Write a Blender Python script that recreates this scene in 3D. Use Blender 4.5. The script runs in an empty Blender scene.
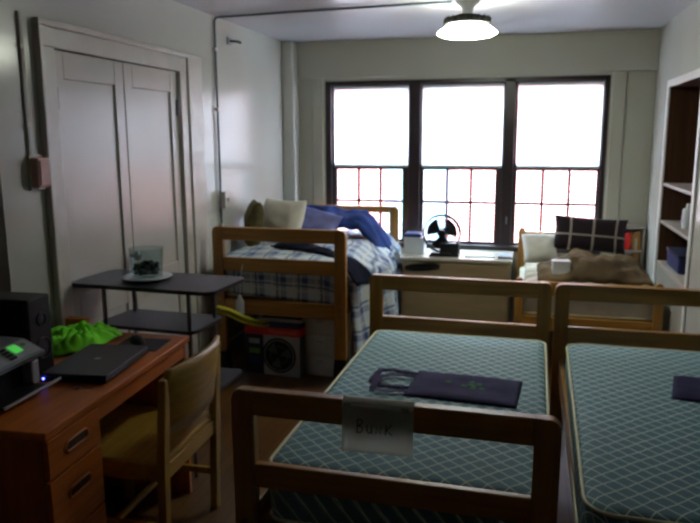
import bpy, bmesh, math, random
from mathutils import Vector, Matrix, noise
random.seed(7)
S = bpy.context.scene
COL = S.collection
PI = math.pi

# ------------------------------------------------------------------ materials
def mat(name, col, rough=.6, spec=.4, col2=None, scale=(8, 8, 8), metal=0, detail=3, bump=0, bscale=60, lo=.35, hi=.65, coat=0):
    m = bpy.data.materials.new(name); m.use_nodes = True
    nt = m.node_tree; b = nt.nodes['Principled BSDF']
    b.inputs['Base Color'].default_value = (*col, 1)
    b.inputs['Roughness'].default_value = rough
    b.inputs['Specular IOR Level'].default_value = spec
    b.inputs['Metallic'].default_value = metal
    b.inputs['Coat Weight'].default_value = coat
    tc = nt.nodes.new('ShaderNodeTexCoord')
    mp = nt.nodes.new('ShaderNodeMapping'); mp.inputs['Scale'].default_value = scale
    nt.links.new(tc.outputs['Object'], mp.inputs['Vector'])
    n = nt.nodes.new('ShaderNodeTexNoise'); n.inputs['Scale'].default_value = 1; n.inputs['Detail'].default_value = detail
    nt.links.new(mp.outputs[0], n.inputs['Vector'])
    cr = nt.nodes.new('ShaderNodeValToRGB')
    c2 = col2 or tuple(c * .88 for c in col)
    cr.color_ramp.elements[0].color = (*c2, 1); cr.color_ramp.elements[0].position = lo
    cr.color_ramp.elements[1].color = (*col, 1); cr.color_ramp.elements[1].position = hi
    nt.links.new(n.outputs['Fac'], cr.inputs[0]); nt.links.new(cr.outputs[0], b.inputs['Base Color'])
    if bump:
        n2 = nt.nodes.new('ShaderNodeTexNoise'); n2.inputs['Scale'].default_value = bscale
        nt.links.new(tc.outputs['Object'], n2.inputs['Vector'])
        bp = nt.nodes.new('ShaderNodeBump'); bp.inputs['Strength'].default_value = bump; bp.inputs['Distance'].default_value = .01
        nt.links.new(n2.outputs['Fac'], bp.inputs['Height']); nt.links.new(bp.outputs[0], b.inputs['Normal'])
    return m

def wood(name, c1, c2, axis, rough=.38, spec=.5):
    sc = [38, 38, 38]; sc[axis] = 2.2
    return mat(name, c1, rough, spec, c2, tuple(sc), detail=5, bump=.05, bscale=90)

class NT:
    """small node maths helper"""
    def __init__(s, m): s.nt = m.node_tree
    def val(s, op, a, b=None):
        n = s.nt.nodes.new('ShaderNodeMath'); n.operation = op
        for i, x in enumerate((a, b)):
            if x is None: continue
            if isinstance(x, (int, float)): n.inputs[i].default_value = x
            else: s.nt.links.new(x, n.inputs[i])
        return n.outputs[0]
    def stripe(s, x, period, width, off=0):
        f = s.val('FRACT', s.val('ADD', s.val('DIVIDE', x, period), 100.5 + off))
        d = s.val('ABSOLUTE', s.val('SUBTRACT', f, .5))
        return s.val('LESS_THAN', d, width / period / 2)
    def mix(s, fac, a, b):
        n = s.nt.nodes.new('ShaderNodeMix'); n.data_type = 'RGBA'
        if isinstance(fac, (int, float)): n.inputs['Factor'].default_value = fac
        else: s.nt.links.new(fac, n.inputs['Factor'])
        for k, x in ((6, a), (7, b)):
            if isinstance(x, tuple): n.inputs[k].default_value = (*x, 1)
            else: s.nt.links.new(x, n.inputs[k])
        return n.outputs[2]

def patterned(name, rough=.85, uv=False, warp=0, wscale=3):
    m = bpy.data.materials.new(name); m.use_nodes = True; nt = m.node_tree
    b = nt.nodes['Principled BSDF']; b.inputs['Roughness'].default_value = rough; b.inputs['Specular IOR Level'].default_value = .2
    tc = nt.nodes.new('ShaderNodeTexCoord'); src = tc.outputs['UV' if uv else 'Object']
    if warp:
        n = nt.nodes.new('ShaderNodeTexNoise'); n.inputs['Scale'].default_value = wscale; nt.links.new(src, n.inputs['Vector'])
        sb = nt.nodes.new('ShaderNodeVectorMath'); sb.operation = 'SUBTRACT'; sb.inputs[1].default_value = (.5, .5, .5); nt.links.new(n.outputs['Color'], sb.inputs[0])
        sc = nt.nodes.new('ShaderNodeVectorMath'); sc.operation = 'SCALE'; sc.inputs['Scale'].default_value = warp; nt.links.new(sb.outputs[0], sc.inputs[0])
        ad = nt.nodes.new('ShaderNodeVectorMath'); ad.operation = 'ADD'; nt.links.new(src, ad.inputs[0]); nt.links.new(sc.outputs[0], ad.inputs[1]); src = ad.outputs[0]
    sp = nt.nodes.new('ShaderNodeSeparateXYZ'); nt.links.new(src, sp.inputs[0])
    return m, NT(m), b, sp.outputs

M = {}
M['wall'] = mat('wall_paint', (.52, .52, .47), .20, .5, (.49, .49, .44), (1.5, 1.5, 1.5), bump=.02, bscale=25)
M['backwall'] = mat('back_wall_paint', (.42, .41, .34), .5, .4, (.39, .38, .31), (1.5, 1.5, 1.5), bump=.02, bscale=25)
M['ceil'] = mat('ceiling_paint', (.47, .46, .49), .26, .45, (.44, .43, .46), (1.2, 1.2, 1.2), bump=.02, bscale=12)
M['door'] = mat('door_paint', (.53, .50, .46), .26, .5, (.50, .47, .43), (2, 2, 2))
M['trim'] = mat('trim_paint', (.55, .52, .47), .3, .5)
M['whitetrim'] = mat('white_trim_paint', (.72, .72, .70), .35, .5)
M['sash'] = mat('dark_sash_paint', (.030, .018, .020), .35, .5, (.022, .013, .016))
M['muntin'] = mat('oxblood_muntin_paint', (.30, .05, .06), .4, .5)
M['oak'] = wood('oak_across', (.40, .20, .038), (.28, .13, .024), 0)
M['oakz'] = wood('oak_upright', (.39, .195, .038), (.27, .125, .024), 2)
M['oaky'] = wood('oak_lengthwise', (.39, .195, .038), (.27, .125, .024), 1)
M['chair'] = wood('yellow_oak', (.43, .25, .034), (.31, .175, .02), 1)
M['chairz'] = wood('yellow_oak_upright', (.43, .25, .034), (.31, .175, .02), 2)
M['desk'] = wood('cherry_lengthwise', (.56, .155, .022), (.42, .11, .015), 1, .38, .28)
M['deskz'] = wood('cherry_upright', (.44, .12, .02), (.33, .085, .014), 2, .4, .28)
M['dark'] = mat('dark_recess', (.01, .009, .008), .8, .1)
M['black'] = mat('black_plastic', (.009, .009, .011), .5, .25)
M['blackm'] = mat('black_laminate', (.022, .018, .028), .4, .3)
M['chrome'] = mat('grey_steel', (.22, .22, .24), .3, .5, metal=.7)
M['grey'] = mat('grey_plastic', (.24, .25, .28), .4, .45)
M['lgrey'] = mat('pale_grey_plastic', (.40, .41, .44), .4, .45)
M['white'] = mat('white_plastic', (.62, .66, .68), .4, .4)
M['paper'] = mat('paper', (.78, .82, .78), .8, .2)
M['cream'] = mat('cream_cotton', (.58, .55, .46), .9, .1, bump=.2, bscale=30)
M['whitec'] = mat('white_cotton', (.66, .64, .56), .9, .1, bump=.2, bscale=30)
M['violet'] = mat('violet_cotton', (.17, .18, .36), .9, .1, (.11, .12, .27), bump=.3)
M['brownc'] = mat('brown_plush', (.13, .11, .05), .95, .1, (.08, .065, .03), (20, 20, 20), bump=.5)
M['blue'] = mat('blue_fleece', (.016, .038, .15), .95, .1, (.008, .018, .07), bump=.5, bscale=35)
M['navy'] = mat('navy_knit', (.008, .009, .02), .95, .1, bump=.4)
M['tote'] = mat('purple_canvas', (.030, .027, .085), .85, .15, (.022, .02, .065), (30, 30, 30))
M['toteprint'] = mat('green_print', (.05, .16, .05), .8, .15)
M['green'] = mat('lime_cotton', (.26, .95, .05), .85, .15, (.18, .75, .03), bump=.25, bscale=25)
M['tan'] = mat('tan_laminate', (.26, .19, .10), .4, .5, (.22, .16, .085), (3, 3, 20))
M['tantop'] = mat('pale_laminate', (.36, .33, .26), .25, .6)
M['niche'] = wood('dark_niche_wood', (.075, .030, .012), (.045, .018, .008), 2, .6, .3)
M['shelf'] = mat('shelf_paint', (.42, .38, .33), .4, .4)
M['brownb'] = mat('brown_blanket', (.17, .12, .07), .95, .1, (.09, .06, .035), (5, 5, 5), bump=.5, bscale=18)
M['beigec'] = mat('beige_comforter', (.46, .41, .31), .95, .1, (.22, .18, .12), (6, 6, 6), bump=.4, bscale=18)
M['pink'] = mat('pink_plastic', (.62, .36, .32), .5, .4)
M['cover'] = mat('pale_cover', (.46, .44, .38), .4, .4)
M['red'] = mat('red_card', (.75, .025, .025), .5, .4)
M['navycard'] = mat('navy_card', (.015, .02, .05), .5, .4)
M['tealcard'] = mat('grey_card', (.07, .10, .11), .5, .4)
M['bluep'] = mat('blue_plastic', (.02, .03, .12), .4, .4)
M['lilac'] = mat('lilac_plastic', (.22, .16, .32), .5, .4)
M['yellow'] = mat('yellow_webbing', (.40, .36, .02), .7, .2)
M['cardgreen'] = mat('green_card', (.14, .30, .08), .5, .3)
M['ink'] = mat('grey_ink', (.10, .11, .12), .8, .1)
M['gold'] = mat('tan_ink', (.55, .30, .16), .7, .2)
M['bluecloth'] = mat('blue_cloth', (.02, .06, .35), .8, .2)  # reflected sky put into the colour

# floor: dark wood strips
m, N, b, xyz = patterned('floor_boards', .32)
m.node_tree.nodes['Principled BSDF'].inputs['Specular IOR Level'].default_value = .35
bt = m.node_tree.nodes.new('ShaderNodeTexBrick'); tcn = m.node_tree.nodes.new('ShaderNodeTexCoord')
rot = m.node_tree.nodes.new('ShaderNodeMapping'); rot.inputs['Rotation'].default_value = (0, 0, PI / 2)
m.node_tree.links.new(tcn.outputs['Object'], rot.inputs[0]); m.node_tree.links.new(rot.outputs[0], bt.inputs['Vector'])
bt.inputs['Color1'].default_value = (.13, .058, .016, 1); bt.inputs['Color2'].default_value = (.085, .036, .010, 1); bt.inputs['Mortar'].default_value = (.015, .008, .004, 1)
bt.inputs['Scale'].default_value = 1; bt.inputs['Mortar Size'].default_value = .0015; bt.inputs['Brick Width'].default_value = .9; bt.inputs['Row Height'].default_value = .06
m.node_tree.links.new(bt.outputs[0], b.inputs['Base Color']); M['floor'] = m

# mattress ticking: teal with a pale quilted diamond lattice
m, N, b, xyz = patterned('quilted_ticking', .7, warp=.014, wscale=9)
u = N.val('ADD', xyz[0], N.val('MULTIPLY', xyz[1], 1.0)); v = N.val('SUBTRACT', xyz[0], N.val('MULTIPLY', xyz[1], 1.0))
u = N.val('ADD', u, N.val('MULTIPLY', xyz[2], .8)); v = N.val('ADD', v, N.val('MULTIPLY', xyz[2], .8))
l1 = N.val('MAXIMUM', N.stripe(u, .066, .0065), N.stripe(v, .066, .0065))
l2 = N.val('MAXIMUM', N.stripe(u, .066, .0028, .16), N.stripe(v, .066, .0028, .16))
c = N.mix(l2, (.125, .235, .275), (.20, .345, .36)); c = N.mix(l1, c, (.56, .70, .64))
m.node_tree.links.new(c, b.inputs['Base Color']); M['tick'] = m
M['piping'] = mat('cream_piping', (.74, .72, .48), .6, .3)

# plaid comforter (UV in metres)
m, N, b, xyz = patterned('blue_plaid', .9, uv=True)
base = (.44, .50, .54)
a1 = N.stripe(xyz[0], .155, .040); a2 = N.stripe(xyz[1], .155, .040)
c = N.mix(N.val('MULTIPLY', N.val('ADD', a1, a2), .5), base, (.06, .09, .20))
c = N.mix(N.val('MULTIPLY', N.val('MAXIMUM', N.stripe(xyz[0], .155, .016, .27), N.stripe(xyz[1], .155, .016, .27)), .75), c, (.05, .07, .13))
c = N.mix(N.val('MULTIPLY', N.val('MAXIMUM', N.stripe(xyz[0], .155, .010, .5), N.stripe(xyz[1], .155, .010, .5)), .7), c, (.55, .52, .36))
m.node_tree.links.new(c, b.inputs['Base Color']); M['plaid'] = m

# dark pillowcase with pale windowpane stripes
m, N, b, xyz = patterned('windowpane_cotton', .9, uv=True)
l = N.val('MAXIMUM', N.stripe(xyz[0], .17, .016, .28), N.stripe(xyz[1], .21, .013, .42))
c = N.mix(l, (.020, .012, .016), (.30, .27, .22)); m.node_tree.links.new(c, b.inputs['Base Color']); M['pane_cotton'] = m

# brick facade across the street
m, N, b, xyz = patterned('facade_brick', .9)
bt = m.node_tree.nodes.new('ShaderNodeTexBrick'); tcn = m.node_tree.nodes.new('ShaderNodeTexCoord')
rot = m.node_tree.nodes.new('ShaderNodeMapping'); rot.inputs['Rotation'].default_value = (PI / 2, 0, 0)
m.node_tree.links.new(tcn.outputs['Object'], rot.inputs[0]); m.node_tree.links.new(rot.outputs[0], bt.inputs['Vector'])
bt.inputs['Color1'].default_value = (.22, .062, .055, 1); bt.inputs['Color2'].default_value = (.20, .06, .05, 1); bt.inputs['Mortar'].default_value = (.27, .18, .15, 1)
bt.inputs['Scale'].default_value = 1; bt.inputs['Mortar Size'].default_value = .01; bt.inputs['Brick Width'].default_value = .22; bt.inputs['Row Height'].default_value = .075
m.node_tree.links.new(bt.outputs[0], b.inputs['Base Color']); M['brick'] = m
M['pavement'] = mat('pavement', (.45, .44, .43), .9, .2)

def thin_glass(name, tint=(1, 1, 1)):
    m = bpy.data.materials.new(name); m.use_nodes = True; nt = m.node_tree; nt.nodes.clear()
    o = nt.nodes.new('ShaderNodeOutputMaterial'); mx = nt.nodes.new('ShaderNodeMixShader')
    t = nt.nodes.new('ShaderNodeBsdfTransparent'); t.inputs[0].default_value = (*tint, 1)
    g = nt.nodes.new('ShaderNodeBsdfGlossy'); g.inputs['Roughness'].default_value = .03
    lw = nt.nodes.new('ShaderNodeLayerWeight'); pw = nt.nodes.new('ShaderNodeMath'); pw.operation = 'POWER'; pw.inputs[1].default_value = 4
    nt.links.new(lw.outputs['Facing'], pw.inputs[0])
    f = nt.nodes.new('ShaderNodeMath'); f.operation = 'MULTIPLY_ADD'; f.inputs[1].default_value = .5; f.inputs[2].default_value = .05; nt.links.new(pw.outputs[0], f.inputs[0])
    nt.links.new(f.outputs[0], mx.inputs[0]); nt.links.new(t.outputs[0], mx.inputs[1]); nt.links.new(g.outputs[0], mx.inputs[2]); nt.links.new(mx.outputs[0], o.inputs[0])
    return m
M['glass'] = thin_glass('window_glass')
M['tumbler'] = thin_glass('vase_glass', (.86, .92, .92))

m = M['paper']; nt = m.node_tree; pb = nt.nodes['Principled BSDF']; po_ = nt.nodes['Material Output']
tl = nt.nodes.new('ShaderNodeBsdfTranslucent'); tl.inputs[0].default_value = (.80, .84, .80, 1); pm = nt.nodes.new('ShaderNodeMixShader'); pm.inputs[0].default_value = .5
nt.links.new(pb.outputs[0], pm.inputs[1]); nt.links.new(tl.outputs[0], pm.inputs[2]); nt.links.new(pm.outputs[0], po_.inputs['Surface'])
m = bpy.data.materials.new('shade_fabric'); m.use_nodes = True; nt = m.node_tree; nt.nodes.clear()
o = nt.nodes.new('ShaderNodeOutputMaterial'); mx = nt.nodes.new('ShaderNodeMixShader'); mx.inputs[0].default_value = .06
a = nt.nodes.new('ShaderNodeBsdfTranslucent'); a.inputs[0].default_value = (.92, .94, .95, 1)
t = nt.nodes.new('ShaderNodeBsdfTransparent'); t.inputs[0].default_value = (.92, .94, .96, 1)
d = nt.nodes.new('ShaderNodeBsdfDiffuse'); d.inputs[0].default_value = (.8, .8, .8, 1)
mx2 = nt.nodes.new('ShaderNodeMixShader'); mx2.inputs[0].default_value = .25
nt.links.new(a.outputs[0], mx2.inputs[1]); nt.links.new(d.outputs[0], mx2.inputs[2])
nt.links.new(mx2.outputs[0], mx.inputs[1]); nt.links.new(t.outputs[0], mx.inputs[2]); nt.links.new(mx.outputs[0], o.inputs[0])
M['shade'] = m

def emit(name, col, st):
    m = bpy.data.materials.new(name); m.use_nodes = True; b = m.node_tree.nodes['Principled BSDF']
    b.inputs['Base Color'].default_value = (*col, 1); b.inputs['Emission Color'].default_value = (*col, 1); b.inputs['Emission Strength'].default_value = st
    return m
LAMP = 27.0
M['lampglow'] = emit('lit_lamp_glass', (.93, 1.0, .84), LAMP)
M['lcd'] = emit('lit_green_screen', (.08, .60, .08), .3)
M['led'] = emit('blue_led', (.06, .08, 1.0), 10)

# ------------------------------------------------------------------ mesh helpers
class MB:
    def __init__(s): s.bm = bmesh.new(); s.uvl = None
    def _add(s, verts, R=None, loc=(0, 0, 0)):
        Mx = Matrix.Translation(Vector(loc)) @ (R if R else Matrix.Identity(4))
        bmesh.ops.transform(s.bm, matrix=Mx, verts=verts)
    def box(s, x0, x1, y0, y1, z0, z1, bev=0, seg=2, R=None, loc=(0, 0, 0)):
        r = bmesh.ops.create_cube(s.bm, size=1); vs = r['verts']
        for v in vs: v.co = Vector(((x0 + x1) / 2 + v.co.x * (x1 - x0), (y0 + y1) / 2 + v.co.y * (y1 - y0), (z0 + z1) / 2 + v.co.z * (z1 - z0)))
        if bev:
            es = list({e for v in vs for e in v.link_edges})
            q = bmesh.ops.bevel(s.bm, geom=es, offset=bev, segments=seg, affect='EDGES', profile=.5)
            vs = list({v for f in q['faces'] for v in f.verts} | {v for v in vs if v.is_valid})
        if R or loc != (0, 0, 0): s._add(vs, R, loc)
        return s
    def prism(s, pts, axis, a, b):
        """polygon pts extruded along axis from a to b; pts are the other two coordinates in xyz order"""
        def co(p, t):
            l = list(p); l.insert(axis, t); return l
        A = [s.bm.verts.new(co(p, a)) for p in pts]; B = [s.bm.verts.new(co(p, b)) for p in pts]
        s.bm.faces.new(A); s.bm.faces.new(B[::-1]); n = len(pts)
        for i in range(n): s.bm.faces.new((A[i], B[i], B[(i + 1) % n], A[(i + 1) % n]))
        return s
    def lathe(s, prof, c=(0, 0, 0), n=28, R=None):
        rings = []
        for r, z in prof:
            rings.append([s.bm.verts.new((r * math.cos(2 * PI * i / n), r * math.sin(2 * PI * i / n), z)) for i in range(n)] if r > 1e-6 else [s.bm.verts.new((0, 0, z))])
        for A, B in zip(rings, rings[1:]):
            for i in range(n):
                j = (i + 1) % n
                if len(A) == 1 and len(B) > 1: s.bm.faces.new((A[0], B[j], B[i]))
                elif len(B) == 1 and len(A) > 1: s.bm.faces.new((A[i], A[j], B[0]))
                elif len(A) > 1: s.bm.faces.new((A[i], A[j], B[j], B[i]))
        s._add([v for r in rings for v in r], R, c); return s
    def tube(s, pts, r, n=10, close=False):
        pts = [Vector(p) for p in pts]; rings = []; K = len(pts); up = None
        for i, p in enumerate(pts):
            if close: t = pts[(i + 1) % K] - pts[i - 1]
            else: t = pts[min(i + 1, K - 1)] - pts[max(i - 1, 0)]
            t.normalize()
            if up is None: up = t.orthogonal().normalized()
            up = (up - t * up.dot(t)).normalized(); w = t.cross(up)
            rr = r[i] if isinstance(r, (list, tuple)) else r
            rings.append([s.bm.verts.new(p + (up * math.cos(2 * PI * k / n) + w * math.sin(2 * PI * k / n)) * rr) for k in range(n)])
        for i in range(K if close else K - 1):
            A, B = rings[i], rings[(i + 1) % K]
            if close and i == K - 1:   # best matching offset for the seam
                o = min(range(n), key=lambda q: (A[0].co - B[q].co).length)
                B = B[o:] + B[:o]
            for k in range(n): s.bm.faces.new((A[k], A[(k + 1) % n], B[(k + 1) % n], B[k]))
        if not close: s.bm.faces.new(rings[0][::-1]); s.bm.faces.new(rings[-1])
        return s
    def grid(s, fn, nu, nv, uvfn=None):
        V = [[s.bm.verts.new(fn(i / nu, j / nv)) for j in range(nv + 1)] for i in range(nu + 1)]
        uvl = s.bm.loops.layers.uv.verify() if uvfn else None
        for i in range(nu):
            for j in range(nv):
                q = [(i, j), (i + 1, j), (i + 1, j + 1), (i, j + 1)]
                f = s.bm.faces.new([V[a][b] for a, b in q])
                if uvfn:
                    for lp, (a, b) in zip(f.loops, q): lp[uvl].uv = uvfn(a / nu, b / nv)
        return s
    def build(s, name, m, parent=None, loc=(0, 0, 0), rotz=0, smooth=False, solid=0, mats=None, sub=0, rot=None, off=-1):
        bmesh.ops.recalc_face_normals(s.bm, faces=s.bm.faces)
        me = bpy.data.meshes.new(name); s.bm.to_mesh(me); s.bm.free()
        me.materials.append(M[m] if isinstance(m, str) else m)
        if smooth:
            for p in me.polygons: p.use_smooth = True
            try: me.set_sharp_from_angle(angle=math.radians(50 if smooth is True else smooth))
            except Exception: pass
        o = bpy.data.objects.new(name, me); COL.objects.link(o)
        if parent: o.parent = parent
        o.location = loc; o.rotation_euler = rot or (0, 0, rotz)
        if solid:
            md = o.modifiers.new('thickness', 'SOLIDIFY'); md.thickness = solid; md.offset = off
        if sub:
            md = o.modifiers.new('smooth', 'SUBSURF'); md.levels = sub; md.render_levels = sub
        return o

def thing(name, label, cat, loc=(0, 0, 0), rotz=0, group=None):
    o = bpy.data.objects.new(name, None); COL.objects.link(o); o.empty_display_size = .05
    o.location = loc; o.rotation_euler = (0, 0, rotz); o['label'] = label; o['category'] = cat
    if group: o['group'] = group
    return o
def tag(o, label, cat, group=None):
    o['label'] = label; o['category'] = cat
    if group: o['group'] = group
    return o
def struct(o):
    o['kind'] = 'structure'; return o
def B(name, m, dims, parent=None, bev=0, **k): return MB().box(*dims, bev=bev).build(name, m, parent, **k)
def nz(x, y, z=0, f=1): return noise.noise(Vector((x * f, y * f, z * f)))

# ------------------------------------------------------------------ room shell
XL, XR, XR2, YB, YF, ZC = -2.10, .95, 1.9, 6.0, -3.2, 2.43
struct(B('floor', 'floor', (XL - .5, XR2 + .1, YF - .1, YB + .2, -.08, 0)))
struct(B('ceiling', 'ceil', (XL - .5, XR2 + .1, YF - .1, YB + .2, ZC, ZC + .1)))
struct(B('wall_rear', 'wall', (XL - .5, XR2 + .1, YF - .1, YF, 0, ZC)))
w = MB()                                                       # left wall: closet opening y 2.80..4.00, bookcase niche y<2.42
DY0, DYM, DY1, DZ = 2.80, 3.385, 3.97, 2.02
w.box(XL - .1, XL, 2.42, DY0, 0, ZC); w.box(XL - .1, XL, DY1, YB, 0, ZC); w.box(XL - .1, XL, DY0, DY1, DZ, ZC)
w.box(XL - .1, XL, YF, 1.2, 0, ZC); w.box(XL - .1, XL, 1.2, 2.42, 2.1, ZC); w.box(XL - .5, XL - .45, 1.1, 4.3, 0, ZC); w.box(XL - .45, XL - .1, 1.1, 1.15, 0, ZC); w.box(XL - .45, XL - .1, 4.25, 4.3, 0, ZC)
struct(w.build('wall_left', 'wall'))
WX0, WX1, WZ0, WZ1 = -1.752, .614, .655, 2.10
w = MB(); w.box(XL, WX0, YB, YB + .2, 0, ZC); w.box(WX1, XR2, YB, YB + .2, 0, ZC); w.box(WX0, WX1, YB, YB + .2, 0, WZ0); w.box(WX0, WX1, YB, YB + .2, WZ1, ZC)
struct(w.build('wall_back', 'backwall'))
NY0, NY1, NZ0, NZ1 = 4.41, 5.38, .70, 1.955
w = MB()
w.box(XR, XR + .06, NY1 + .014, YB, 0, ZC); w.box(XR, XR + .06, 4.0, NY0 - .014, 0, ZC); w.box(XR, XR + .06, NY0 - .014, NY1 + .014, NZ1 + .014, ZC); w.box(XR, XR + .06, NY0 - .014, NY1 + .014, 0, NZ0)
w.box(XR + .06, XR2 + .1, 4.0, 4.06, 0, ZC); w.box(XR2, XR2 + .1, YF, 4.0, 0, ZC); w.box(XR2, XR2 + .1, 4.06, YB, 0, ZC)
struct(w.build('wall_right', 'wall'))
struct(B('trim_1', 'backwall', (XL, XR, YB - .035, YB, 2.125, ZC), bev=.004))                 # shallow beam over the window
struct(B('trim_2', 'backwall', (WX1 + .015, WX1 + .115, YB - .022, YB, .5, 2.125), bev=.004))   # casing right
struct(B('trim_5', 'wall', (XL, -1.992, 5.85, YB, 0, ZC), bev=.012))  # added corner chase; sets the corner edge, its side catches window light
struct(B('trim_3', 'backwall', (WX0 - .115, WX0 - .015, YB - .022, YB, .5, 2.125), bev=.004))
for nm, d in (('baseboard_left', (XL, XL + .018, 4.29, YB, 0, .14)), ('baseboard_back', (XL, XR, YB - .018, YB, 0, .14)), ('baseboard_right', (XR - .018, XR, 4.0, YB, 0, .14))):
    struct(B(nm, 'trim', d, bev=.004))

# closet double doors with casing
def casing():
    mb = MB()
    for x, a, bb in ((XL + .020, 0, .088), (XL + .032, .088, .115)):
        mb.box(XL, x, DY0 - bb, DY0 - a, 0, DZ + a, bev=.005)
        mb.box(XL, x, DY1 + a, DY1 + bb, 0, DZ + a, bev=.005)
        mb.box(XL, x, DY0 - bb, DY1 + bb, DZ + a, DZ + bb, bev=.005)
    mb.box(XL, XL + .02, DY1 + .115, DY1 + .30, 0, DZ + .115, bev=.005)    # wide flat board beside the far casing
    return mb
struct(casing().build('trim_4', 'trim'))
def leaf(name, y0, y1, hinge_y):
    d = MB(); X1 = XL - .005; st = .085
    d.box(X1 - .035, X1 - .012, y0 + .003, y1 - .003, .01, DZ - .004)
    for a, b_, c, e in ((y0 + .003, y0 + st, .01, DZ - .004), (y1 - st, y1 - .003, .01, DZ - .004), (y0 + st, y1 - st, DZ - .13, DZ - .004), (y0 + st, y1 - st, .01, .22), (y0 + st, y1 - st, .72, .86)):
        d.box(X1 - .02, X1, a, b_, c, e, bev=.004)
    o = struct(d.build(name, 'door'))
    for z in (1.80, .35):
        h = MB(); h.tube([(X1 + .008, hinge_y, z - .05), (X1 + .008, hinge_y, z + .05)], .009); h.box(X1 - .001, X1 + .004, hinge_y - .016, hinge_y + .016, z - .045, z + .045)
        h.build('hinge', 'chrome', o)
    return o
leaf('door_1', DY0, DYM, DY0 + .012); dr = leaf('door_2', DYM, DY1, DY1 - .012)
MB().lathe([(0, 0), (.012, 0), (.01, .03), (.026, .04), (.028, .055), (.015, .066), (0, .068)], (XL - .005, DYM - .04, .98), 16, Matrix.Rotation(PI / 2, 4, 'Y')).build('door_knob', 'chrome', dr, smooth=True)

# ------------------------------------------------------------------ window: three double-hung units in one dark frame
FY0, FY1 = YB + .005, YB + .11
f = MB()
f.box(WX0, WX1, FY0, FY1, WZ1 - .035, WZ1, bev=.004); f.box(WX0, WX1, FY0 - .03, FY1, WZ0, WZ0 + .045, bev=.004)
units = [(-1.70, -1.005), (-.905, -.205), (-.115, .575)]
f.box(WX0, units[0][0], FY0, FY1, WZ0, WZ1, bev=.004); f.box(units[0][1], units[1][0], FY0, FY1, WZ0, WZ1, bev=.006)
f.box(units[1][1], units[2][0], FY0, FY1, WZ0, WZ1, bev=.006); f.box(units[2][1], WX1, FY0, FY1, WZ0, WZ1, bev=.004)
win = struct(f.build('window_1', 'sash'))
ZM = 1.375
for k, (a, b_) in enumerate(units):
    wn = struct(MB().box(a, b_, FY0 + .06, FY0 + .09, ZM - .02, ZM + .02).box(a, a + .02, FY0 + .06, FY0 + .09, ZM, WZ1 - .035).box(b_ - .02, b_, FY0 + .06, FY0 + .09, ZM, WZ1 - .035).box(a, b_, FY0 + .06, FY0 + .09, WZ1 - .06, WZ1 - .03).build('window_%d' % (k + 2), 'sash'))
    la, lb = a + .045, b_ - (.055 if k < 2 else .02)
    if k: la = a + .03
    s_ = MB()
    s_.box(a - .002, la, FY0 + .02, FY0 + .058, WZ0 + .04, ZM); s_.box(lb, b_ + .002, FY0 + .02, FY0 + .058, WZ0 + .04, ZM)
    s_.box(la, lb, FY0 + .02, FY0 + .058, WZ0 + .035, WZ0 + .068); s_.box(la, lb, FY0 + .02, FY0 + .058, ZM - .035, ZM)
    s_.build('lower_sash', 'sash', wn)
    g = MB()
    for t in (1 / 3, 2 / 3):
        x = la + (lb - la) * t; g.box(x - .011, x + .011, FY0 + .03, FY0 + .05, WZ0 + .068, ZM - .035)
    zc = 1.06; g.box(la, lb, FY0 + .03, FY0 + .05, zc - .011, zc + .011)
    g.build('muntin_bars', 'muntin', wn)
    g = MB()
    for t in (1 / 3, 2 / 3):
        x = a + .02 + (b_ - a - .04) * t; g.box(x - .009, x + .009, FY0 + .065, FY0 + .085, ZM, WZ1 - .05)
    g.box(a, b_, FY0 + .065, FY0 + .085, 1.73, 1.748)
    g.build('upper_muntin_bars', 'muntin', wn)
    MB().box(la, lb, FY0 + .038, FY0 + .041, WZ0 + .06, ZM - .03).build('lower_pane', 'glass', wn)
    MB().box(a + .015, b_ - .015, FY0 + .074, FY0 + .077, ZM, WZ1 - .05).build('upper_pane', 'glass', wn)
    if k == 1:
        MB().tube([(b_ + .05, FY0 - .005, .93), (b_ + .05, FY0 - .03, .95), (b_ + .05, FY0 - .03, .89)], .006).build('sash_catch', 'chrome', wn)
labs = ('white roller shade pulled halfway down the left window, above the plaid bed', 'white roller shade pulled halfway down the middle window, above the black fan', 'white roller shade pulled halfway down the right window, above the striped dark pillow')
for k, (a, b_) in enumerate(units):
    t = thing('roller_shade', labs[k], 'window shade', ((a + b_) / 2, FY0 + .02, 1.36), 0, 'roller shades in the three windows')
    hw = (b_ - a) / 2 - .004; x0 = -hw + (.022 if k != 1 else .012)
    MB().grid(lambda u, v: (x0 + (hw - .004 - x0) * u, .0 + .002 * math.sin(u * 7 + v * 3), .02 + (WZ1 - .075 - 1.36 - .02) * v), 8, 8).build('shade_cloth', 'shade', t, smooth=True)
    MB().box(x0, hw - .004, -.008, .006, 0, .022, bev=.003).build('hem_bar', 'white', t)
    MB().tube([(x0, 0, WZ1 - .06 - 1.36), (hw - .004, 0, WZ1 - .06 - 1.36)], .014).build('roller', 'white', t, smooth=True)

# outside: brick building across the court, pavement
fac = MB(); YO = 13.0
fac.box(-16, 16, YO, YO + .5, -7, 5.0)
fo = fac.build('brick_building', 'brick'); tag(fo, 'pink brick building across the court, seen washed out through the window panes', 'building')
for zz in (-3.4, -.4, 2.4):
    for xx in range(-14, 15, 4):
        g = MB(); g.box(xx - .6, xx + .6, YO - .05, YO - .001, zz, zz + 1.7); g.build('facade_window', 'tealcard', fo)
struct(B('ground_outside', 'pavement', (-16, 16, 6.3, 13, -7.1, -7)))

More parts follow.
